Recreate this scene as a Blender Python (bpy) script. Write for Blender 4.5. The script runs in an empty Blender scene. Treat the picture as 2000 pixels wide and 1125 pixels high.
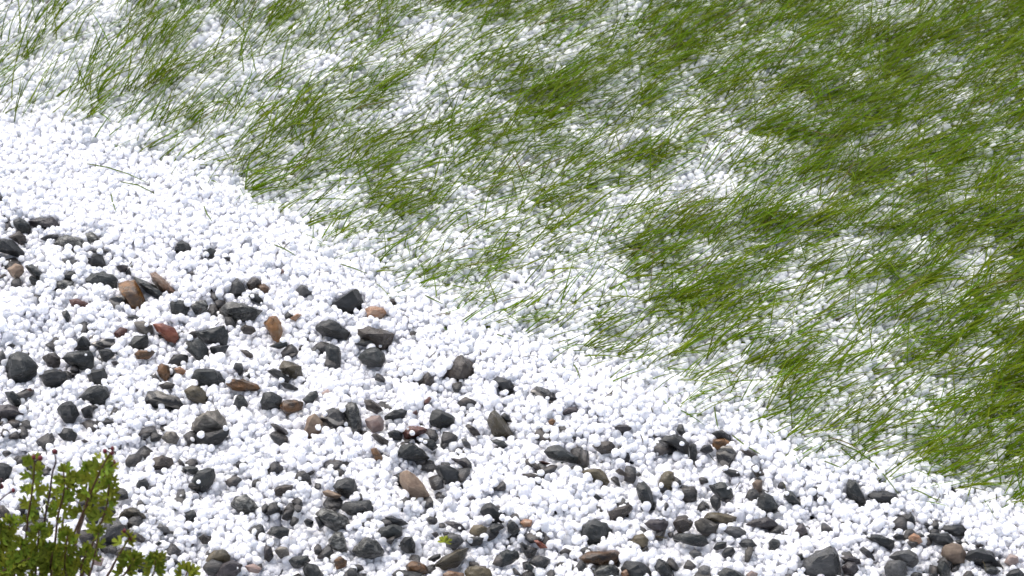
import bpy, bmesh, math, random
import numpy as np
from mathutils import Vector, noise as mnoise

SC = bpy.context.scene
COL = SC.collection
R = math.radians
rng = random.Random(11)
nrng = np.random.default_rng(11)

# ------------------------------------------------------------------ camera
PITCH = R(42.0)
DIST = 3.62
TANH = 0.7 / DIST                       # half of the 1.40 m seen across the middle
cam_d = bpy.data.cameras.new('camera')
cam = bpy.data.objects.new('camera', cam_d)
COL.objects.link(cam)
cam.location = (0, -DIST * math.cos(PITCH), DIST * math.sin(PITCH))
cam.rotation_euler = (R(90) - PITCH, 0, 0)
cam_d.sensor_width = 36
cam_d.lens = 18 / TANH
cam_d.clip_start = 0.05
cam_d.clip_end = 500
cam_d.dof.use_dof = True
cam_d.dof.focus_distance = 3.50
cam_d.dof.aperture_fstop = 10.0
SC.camera = cam
CAM = Vector(cam.location)
FWD = Vector((0, math.cos(PITCH), -math.sin(PITCH)))
UP = Vector((0, math.sin(PITCH), math.cos(PITCH)))
RT = Vector((1, 0, 0))

# ------------------------------------------------------------------ light
SUN_EL, SUN_AZ = R(58), R(-35)          # soft light through thin cloud, from behind and left
w = bpy.data.worlds.new('World')
SC.world = w
w.use_nodes = True
nt = w.node_tree
sky = nt.nodes.new('ShaderNodeTexSky')
sky.sky_type = 'NISHITA'
sky.sun_disc = False
sky.sun_elevation = SUN_EL
sky.sun_rotation = SUN_AZ
sky.dust_density = 4.0
sky.air_density = 1.0
hs = nt.nodes.new('ShaderNodeHueSaturation')   # cloud cover greys the sky
hs.inputs['Saturation'].default_value = 0.62
bgn = nt.nodes['Background']
bgn.inputs['Strength'].default_value = 0.15
nt.links.new(sky.outputs[0], hs.inputs['Color'])
nt.links.new(hs.outputs[0], bgn.inputs['Color'])
sd = bpy.data.lights.new('sun', 'SUN')
sd.energy = 1.0
sd.angle = R(60)
sd.color = (1.0, 0.97, 0.94)
so = bpy.data.objects.new('sun', sd)
COL.objects.link(so)
sdir = Vector((math.sin(SUN_AZ) * math.cos(SUN_EL), math.cos(SUN_AZ) * math.cos(SUN_EL), math.sin(SUN_EL)))
so.rotation_euler = sdir.to_track_quat('Z', 'Y').to_euler()
so.location = sdir * 5

SC.view_settings.view_transform = 'Standard'
SC.view_settings.look = 'None'
SC.view_settings.gamma = 1
SC.view_settings.exposure = 1.06
SC.render.engine = 'CYCLES'
SC.cycles.max_bounces = 12
SC.cycles.diffuse_bounces = 10
SC.cycles.transmission_bounces = 4
SC.cycles.glossy_bounces = 3
SC.cycles.use_denoising = True


# ------------------------------------------------------------------ helpers
def unproject(px, py, z=0.0):
    """photo pixel -> the point of the ground plane at height z seen there"""
    d = FWD + RT * ((px - 1000) / 1000 * TANH) + UP * ((562.5 - py) / 1000 * TANH)
    t = (z - CAM.z) / d.z
    return CAM + d * t


def project_np(P):
    q = P - np.array(CAM)
    f = q @ np.array(FWD)
    return (1000 + (q @ np.array(RT)) / f / TANH * 1000,
            562.5 - (q @ np.array(UP)) / f / TANH * 1000, f)


def tag(o, label, cat=None, group=None, kind=None):
    o['label'] = label
    if cat: o['category'] = cat
    if group: o['group'] = group
    if kind: o['kind'] = kind
    return o


def link_mesh(name, me, parent=None, mat=None):
    o = bpy.data.objects.new(name, me)
    COL.objects.link(o)
    if mat: me.materials.append(mat)
    if parent: o.parent = parent
    return o


def mesh_from(name, verts, faces, smooth=True):
    me = bpy.data.meshes.new(name)
    me.from_pydata([tuple(v) for v in verts], [], faces)
    if smooth:
        me.polygons.foreach_set('use_smooth', [True] * len(me.polygons))
    me.update()
    return me


class Field:
    """smooth random field on the plane"""
    def __init__(self, seed, cell):
        self.g = np.random.default_rng(seed).random((256, 256))
        self.c = cell

    def __call__(self, x, y):
        x = np.asarray(x) / self.c + 1000.37
        y = np.asarray(y) / self.c + 1000.71
        i = np.floor(x).astype(int); j = np.floor(y).astype(int)
        u = x - i; v = y - j
        u = u * u * (3 - 2 * u); v = v * v * (3 - 2 * v)
        g = self.g
        a = g[i % 256, j % 256]; b = g[(i + 1) % 256, j % 256]
        c = g[i % 256, (j + 1) % 256]; d = g[(i + 1) % 256, (j + 1) % 256]
        return (a * (1 - u) + b * u) * (1 - v) + (c * (1 - u) + d * u) * v - 0.5


F1, F2, F3, F4 = Field(1, 0.16), Field(2, 0.055), Field(3, 0.024), Field(4, 0.04)

# edges of the gravel bed and of the lawn, in photo pixels
BED = np.array([(-600, 250), (0, 392), (110, 424), (220, 455), (420, 482), (620, 556), (780, 592), (1000, 735), (1140, 795),
                (1340, 826), (1500, 880), (1600, 925), (1760, 962), (1880, 1018), (2000, 1062), (2600, 1260)], float)
LAWN = np.array([(-600, 110), (0, 235), (180, 262), (330, 340), (500, 420), (640, 497), (840, 604), (1050, 682), (1250, 756),
                 (1500, 855), (1700, 928), (2000, 1015), (2600, 1250)], float)


def below(line, px, py):
    return py - np.interp(px, line[:, 0], line[:, 1])


def sstep(x, a, b):
    t = np.clip((x - a) / (b - a), 0, 1)
    return t * t * (3 - 2 * t)


def hail_height(x, y):
    x = np.asarray(x, float); y = np.asarray(y, float)
    P = np.stack([x, y, np.zeros_like(x)], -1)
    px, py, _ = project_np(P)
    bed = sstep(below(BED, px, py), -20, 110)
    lawn = sstep(-below(LAWN, px, py), -10, 90)
    drift = (1 - bed) * (1 - lawn)
    h = 0.012 * F1(x, y) + (0.004 + 0.013 * bed + 0.011 * lawn) * F2(x, y) + (0.003 + 0.006 * bed) * F3(x, y)
    return h + 0.007 * drift - 0.004 * bed


# ------------------------------------------------------------------ materials
def new_mat(name):
    m = bpy.data.materials.new(name)
    m.use_nodes = True
    t = m.node_tree
    return m, t, t.nodes['Principled BSDF'], t.nodes['Material Output']


def N(t, kind, **kw):
    n = t.nodes.new(kind)
    for k, v in kw.items():
        setattr(n, k, v)
    return n


def ramp(t, stops, interp='LINEAR'):
    n = t.nodes.new('ShaderNodeValToRGB')
    n.color_ramp.interpolation = interp
    e = n.color_ramp.elements
    while len(e) > 1: e.remove(e[-1])
    e[0].position = stops[0][0]; e[0].color = (*stops[0][1], 1)
    for p, c in stops[1:]:
        q = e.new(p); q.color = (*c, 1)
    return n


def rock_mat(name, stops, scale=70.0, rough=(0.16, 0.42), bands=0.0, detail=6, island=False):
    m, t, b, out = new_mat(name)
    L = t.links.new
    tc = N(t, 'ShaderNodeTexCoord')
    if island:
        rnd = N(t, 'ShaderNodeNewGeometry').outputs['Random Per Island']
    else:
        rnd = N(t, 'ShaderNodeObjectInfo').outputs['Random']
    off = N(t, 'ShaderNodeVectorMath', operation='SCALE')
    off.inputs[0].default_value = (13.1, 7.7, 3.3)
    L(rnd, off.inputs['Scale'])
    add = N(t, 'ShaderNodeVectorMath', operation='ADD')
    sq = N(t, 'ShaderNodeVectorMath', operation='MULTIPLY')
    sq.inputs[1].default_value = (0.75, 1.0, 1.7)
    L(tc.outputs['Object'], sq.inputs[0])
    L(sq.outputs[0], add.inputs[0]); L(off.outputs[0], add.inputs[1])
    n1 = N(t, 'ShaderNodeTexNoise')
    n1.inputs['Scale'].default_value = scale
    n1.inputs['Detail'].default_value = detail
    n1.inputs['Roughness'].default_value = 0.62
    n1.inputs['Distortion'].default_value = 0.4
    L(add.outputs[0], n1.inputs['Vector'])
    fac = n1.outputs['Fac']
    if bands:
        wv = N(t, 'ShaderNodeTexWave', wave_type='BANDS', bands_direction='DIAGONAL')
        wv.inputs['Scale'].default_value = bands
        wv.inputs['Distortion'].default_value = 7
        wv.inputs['Detail'].default_value = 3
        wv.inputs['Detail Scale'].default_value = 1.6
        L(add.outputs[0], wv.inputs['Vector'])
        mx = N(t, 'ShaderNodeMix', data_type='FLOAT')
        mx.inputs[0].default_value = 0.7
        L(fac, mx.inputs[2]); L(wv.outputs['Fac'], mx.inputs[3])
        fac = mx.outputs[0]
    r = ramp(t, stops)
    L(fac, r.inputs[0])
    hv = N(t, 'ShaderNodeHueSaturation')
    mr = N(t, 'ShaderNodeMapRange')
    mr.inputs[3].default_value = 0.27; mr.inputs[4].default_value = 0.68
    L(rnd, mr.inputs[0]); L(mr.outputs[0], hv.inputs['Value'])
    # pale mineral flecks and scuffs
    n3 = N(t, 'ShaderNodeTexNoise')
    n3.inputs['Scale'].default_value = scale * 3.1
    n3.inputs['Detail'].default_value = 7
    n3.inputs['Roughness'].default_value = 0.72
    L(add.outputs[0], n3.inputs['Vector'])
    f3 = N(t, 'ShaderNodeMapRange')
    f3.inputs[1].default_value = 0.56; f3.inputs[2].default_value = 0.74
    f3.inputs[3].default_value = 0.0; f3.inputs[4].default_value = 0.55
    L(n3.outputs['Fac'], f3.inputs[0])
    mf = N(t, 'ShaderNodeMix', data_type='RGBA')
    L(f3.outputs[0], mf.inputs[0]); L(r.outputs[0], mf.inputs[6])
    mf.inputs[7].default_value = (*[min(0.8, 0.10 + 1.25 * q) for q in stops[-1][1]], 1)
    L(mf.outputs[2], hv.inputs['Color'])
    L(hv.outputs[0], b.inputs['Base Color'])
    n2 = N(t, 'ShaderNodeTexNoise')
    n2.inputs['Scale'].default_value = 190
    n2.inputs['Detail'].default_value = 8
    n2.inputs['Roughness'].default_value = 0.68
    L(add.outputs[0], n2.inputs['Vector'])
    rr = N(t, 'ShaderNodeMapRange')
    rr.inputs[1].default_value = 0.3; rr.inputs[2].default_value = 0.7
    rr.inputs[3].default_value = rough[0]; rr.inputs[4].default_value = rough[1]
    L(n1.outputs['Fac'], rr.inputs[0]); L(rr.outputs[0], b.inputs['Roughness'])
    bp = N(t, 'ShaderNodeBump')
    bp.inputs['Strength'].default_value = 0.6
    bp.inputs['Distance'].default_value = 0.0035
    L(n2.outputs['Fac'], bp.inputs['Height']); L(bp.outputs[0], b.inputs['Normal'])
    return m


MATS = {
    'c': rock_mat('charcoal_stone', [(0.3, (0.011, 0.013, 0.012)), (0.52, (0.023, 0.027, 0.025)), (0.72, (0.060, 0.062, 0.058))]),
    'k': rock_mat('black_stone', [(0.3, (0.007, 0.008, 0.009)), (0.6, (0.015, 0.017, 0.018)), (0.78, (0.050, 0.050, 0.052))], rough=(0.22, 0.5)),
    'g': rock_mat('grey_stone', [(0.3, (0.055, 0.055, 0.055)), (0.55, (0.095, 0.094, 0.092)), (0.75, (0.16, 0.155, 0.15))]),
    'b': rock_mat('brown_stone', [(0.3, (0.035, 0.024, 0.018)), (0.52, (0.066, 0.050, 0.038)), (0.74, (0.11, 0.085, 0.065))]),
    'u': rock_mat('rusty_stone', [(0.28, (0.032, 0.016, 0.009)), (0.43, (0.115, 0.058, 0.020)), (0.56, (0.30, 0.130, 0.030)), (0.75, (0.24, 0.16, 0.080))], scale=55),
    'o': rock_mat('ochre_stone', [(0.28, (0.16, 0.070, 0.032)), (0.48, (0.40, 0.21, 0.11)), (0.7, (0.62, 0.46, 0.34))], scale=60),
    'r': rock_mat('red_stone', [(0.3, (0.17, 0.035, 0.018)), (0.5, (0.42, 0.095, 0.032)), (0.72, (0.55, 0.20, 0.09))], scale=60),
    'e': rock_mat('maroon_stone', [(0.3, (0.06, 0.018, 0.013)), (0.5, (0.13, 0.042, 0.028)), (0.72, (0.19, 0.08, 0.055))], scale=60),
    'p': rock_mat('pink_stone', [(0.3, (0.42, 0.24, 0.19)), (0.5, (0.60, 0.44, 0.38)), (0.72, (0.72, 0.62, 0.56))], scale=60, rough=(0.45, 0.75)),
    't': rock_mat('tan_granite', [(0.3, (0.17, 0.10, 0.062)), (0.5, (0.36, 0.25, 0.17)), (0.7, (0.52, 0.40, 0.29))], scale=110, rough=(0.5, 0.8)),
    's': rock_mat('speckled_stone', [(0.40, (0.015, 0.017, 0.015)), (0.47, (0.050, 0.052, 0.045)), (0.53, (0.13, 0.128, 0.112)), (0.62, (0.42, 0.41, 0.37))], scale=130, detail=8),
    'w': rock_mat('pale_granite', [(0.34, (0.05, 0.045, 0.038)), (0.5, (0.15, 0.133, 0.11)), (0.68, (0.40, 0.365, 0.31))], scale=120, detail=8, rough=(0.5, 0.8)),
    'v': rock_mat('veined_stone', [(0.25, (0.012, 0.012, 0.013)), (0.48, (0.045, 0.043, 0.042)), (0.6, (0.12, 0.105, 0.092)), (0.72, (0.46, 0.42, 0.36))], scale=60, bands=26),
    'm': rock_mat('purplish_stone', [(0.3, (0.030, 0.022, 0.024)), (0.52, (0.058, 0.046, 0.049)), (0.74, (0.105, 0.085, 0.088))]),
    'l': rock_mat('olive_stone', [(0.3, (0.045, 0.036, 0.018)), (0.52, (0.105, 0.082, 0.040)), (0.74, (0.20, 0.155, 0.085))]),
}
GRAVEL = rock_mat('gravel_stone', [(0.3, (0.015, 0.015, 0.016)), (0.5, (0.040, 0.038, 0.037)), (0.7, (0.10, 0.080, 0.066))], island=True)


def hail_material():
    m, t, b, out = new_mat('hail_ice')
    L = t.links.new
    oi = N(t, 'ShaderNodeObjectInfo')
    tc = N(t, 'ShaderNodeTexCoord')
    r = ramp(t, [(0.0, (0.78, 0.80, 0.85)), (0.08, (0.86, 0.87, 0.91)), (0.2, (0.94, 0.94, 0.965)), (1.0, (0.97, 0.967, 0.985))])
    L(oi.outputs['Random'], r.inputs[0])
    L(r.outputs[0], b.inputs['Base Color'])
    b.inputs['Subsurface Weight'].default_value = 0.85
    b.inputs['Subsurface Radius'].default_value = (1.0, 1.0, 1.05)
    b.inputs['Subsurface Scale'].default_value = 0.006
    b.inputs['Roughness'].default_value = 0.38
    b.inputs['IOR'].default_value = 1.31
    n = N(t, 'ShaderNodeTexNoise')
    n.inputs['Scale'].default_value = 2.2
    n.inputs['Detail'].default_value = 3
    L(tc.outputs['Object'], n.inputs['Vector'])
    bp = N(t, 'ShaderNodeBump')
    bp.inputs['Strength'].default_value = 0.25
    bp.inputs['Distance'].default_value = 0.3
    L(n.outputs['Fac'], bp.inputs['Height']); L(bp.outputs[0], b.inputs['Normal'])
    tr = N(t, 'ShaderNodeBsdfTranslucent')
    tr.inputs['Color'].default_value = (0.96, 0.96, 0.985, 1)
    mx = N(t, 'ShaderNodeMixShader')
    mx.inputs[0].default_value = 0.25
    L(b.outputs[0], mx.inputs[1]); L(tr.outputs[0], mx.inputs[2])
    # about one in eight is clear grey ice
    gl = N(t, 'ShaderNodeBsdfGlass')
    gl.inputs['Color'].default_value = (0.90, 0.92, 0.95, 1)
    gl.inputs['Roughness'].default_value = 0.35
    gl.inputs['IOR'].default_value = 1.2
    cf = N(t, 'ShaderNodeMapRange')
    cf.inputs[1].default_value = 0.19; cf.inputs[2].default_value = 0.0
    cf.inputs[3].default_value = 0.0; cf.inputs[4].default_value = 0.75
    L(oi.outputs['Random'], cf.inputs[0])
    m2 = N(t, 'ShaderNodeMixShader')
    L(cf.outputs[0], m2.inputs[0]); L(mx.outputs[0], m2.inputs[1]); L(gl.outputs[0], m2.inputs[2])
    L(m2.outputs[0], out.inputs['Surface'])
    return m


HAIL = hail_material()


def leafy_material(name, root, mid, tip, trans=0.3, rough=0.45, straw=0.0):
    m, t, b, out = new_mat(name)
    L = t.links.new
    geo = N(t, 'ShaderNodeNewGeometry')
    at = N(t, 'ShaderNodeAttribute', attribute_name='along')
    r = ramp(t, [(0.0, root), (0.3, mid), (0.85, mid), (1.0, tip)])
    L(at.outputs['Fac'], r.inputs[0])
    hv = N(t, 'ShaderNodeHueSaturation')
    a = N(t, 'ShaderNodeMapRange'); a.inputs[3].default_value = 0.472; a.inputs[4].default_value = 0.525
    v = N(t, 'ShaderNodeMapRange'); v.inputs[3].default_value = 0.62; v.inputs[4].default_value = 1.35
    m2 = N(t, 'ShaderNodeMath', operation='FRACT')
    m3 = N(t, 'ShaderNodeMath', operation='MULTIPLY'); m3.inputs[1].default_value = 17.3
    L(geo.outputs['Random Per Island'], a.inputs[0])
    L(geo.outputs['Random Per Island'], m3.inputs[0]); L(m3.outputs[0], m2.inputs[0]); L(m2.outputs[0], v.inputs[0])
    L(a.outputs[0], hv.inputs['Hue']); L(v.outputs[0], hv.inputs['Value'])
    st = N(t, 'ShaderNodeMix', data_type='RGBA')           # a few dead straw-coloured blades
    th = N(t, 'ShaderNodeMath', operation='GREATER_THAN'); th.inputs[1].default_value = 1.0 - straw
    L(geo.outputs['Random Per Island'], th.inputs[0]); L(th.outputs[0], st.inputs[0])
    L(r.outputs[0], st.inputs[6]); st.inputs[7].default_value = (0.16, 0.105, 0.045, 1)
    L(st.outputs[2], hv.inputs['Color'])
    L(hv.outputs[0], b.inputs['Base Color'])
    b.inputs['Roughness'].default_value = rough
    b.inputs['Specular IOR Level'].default_value = 0.14
    tr = N(t, 'ShaderNodeBsdfTranslucent')
    L(hv.outputs[0], tr.inputs['Color'])
    mx = N(t, 'ShaderNodeMixShader'); mx.inputs[0].default_value = trans
    L(b.outputs[0], mx.inputs[1]); L(tr.outputs[0], mx.inputs[2])
    L(mx.outputs[0], out.inputs['Surface'])
    return m


GRASS = leafy_material('grass_green', (0.098, 0.130, 0.004), (0.108, 0.170, 0.001), (0.122, 0.160, 0.003), trans=0.45, rough=0.6, straw=0.012)
LEAF = leafy_material('shrub_leaf', (0.110, 0.135, 0.014), (0.175, 0.222, 0.022), (0.255, 0.285, 0.045), trans=0.42, rough=0.6)


def plain_noise_mat(name, c1, c2, scale, rough=0.6):
    m, t, b, out = new_mat(name)
    L = t.links.new
    tc = N(t, 'ShaderNodeTexCoord')
    n = N(t, 'ShaderNodeTexNoise'); n.inputs['Scale'].default_value = scale; n.inputs['Detail'].default_value = 8
    L(tc.outputs['Object'], n.inputs['Vector'])
    r = ramp(t, [(0.35, c1), (0.65, c2)])
    L(n.outputs['Fac'], r.inputs[0]); L(r.outputs[0], b.inputs['Base Color'])
    b.inputs['Roughness'].default_value = rough
    bp = N(t, 'ShaderNodeBump'); bp.inputs['Strength'].default_value = 0.4; bp.inputs['Distance'].default_value = 0.002
    L(n.outputs['Fac'], bp.inputs['Height']); L(bp.outputs[0], b.inputs['Normal'])
    return m


STEM = plain_noise_mat('stem_bark', (0.055, 0.022, 0.012), (0.13, 0.055, 0.022), 300)
DEADSTEM = plain_noise_mat('dark_stem', (0.030, 0.012, 0.014), (0.070, 0.030, 0.030), 300)
BUD = plain_noise_mat('red_bud', (0.075, 0.005, 0.012), (0.15, 0.011, 0.020), 400, 0.45)
SOIL = plain_noise_mat('wet_soil', (0.030, 0.024, 0.018), (0.085, 0.070, 0.052), 60, 0.8)

# ------------------------------------------------------------------ ground
n = 60
xs = np.linspace(-30, 30, n + 1)
gv = [(x, y, -0.034) for y in xs for x in xs]
gf = [(j * (n + 1) + i, j * (n + 1) + i + 1, (j + 1) * (n + 1) + i + 1, (j + 1) * (n + 1) + i) for j in range(n) for i in range(n)]
g = link_mesh('ground', mesh_from('ground', gv, gf, False), None, SOIL)
tag(g, 'dark wet soil under the hail', None, None, 'structure')

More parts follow.
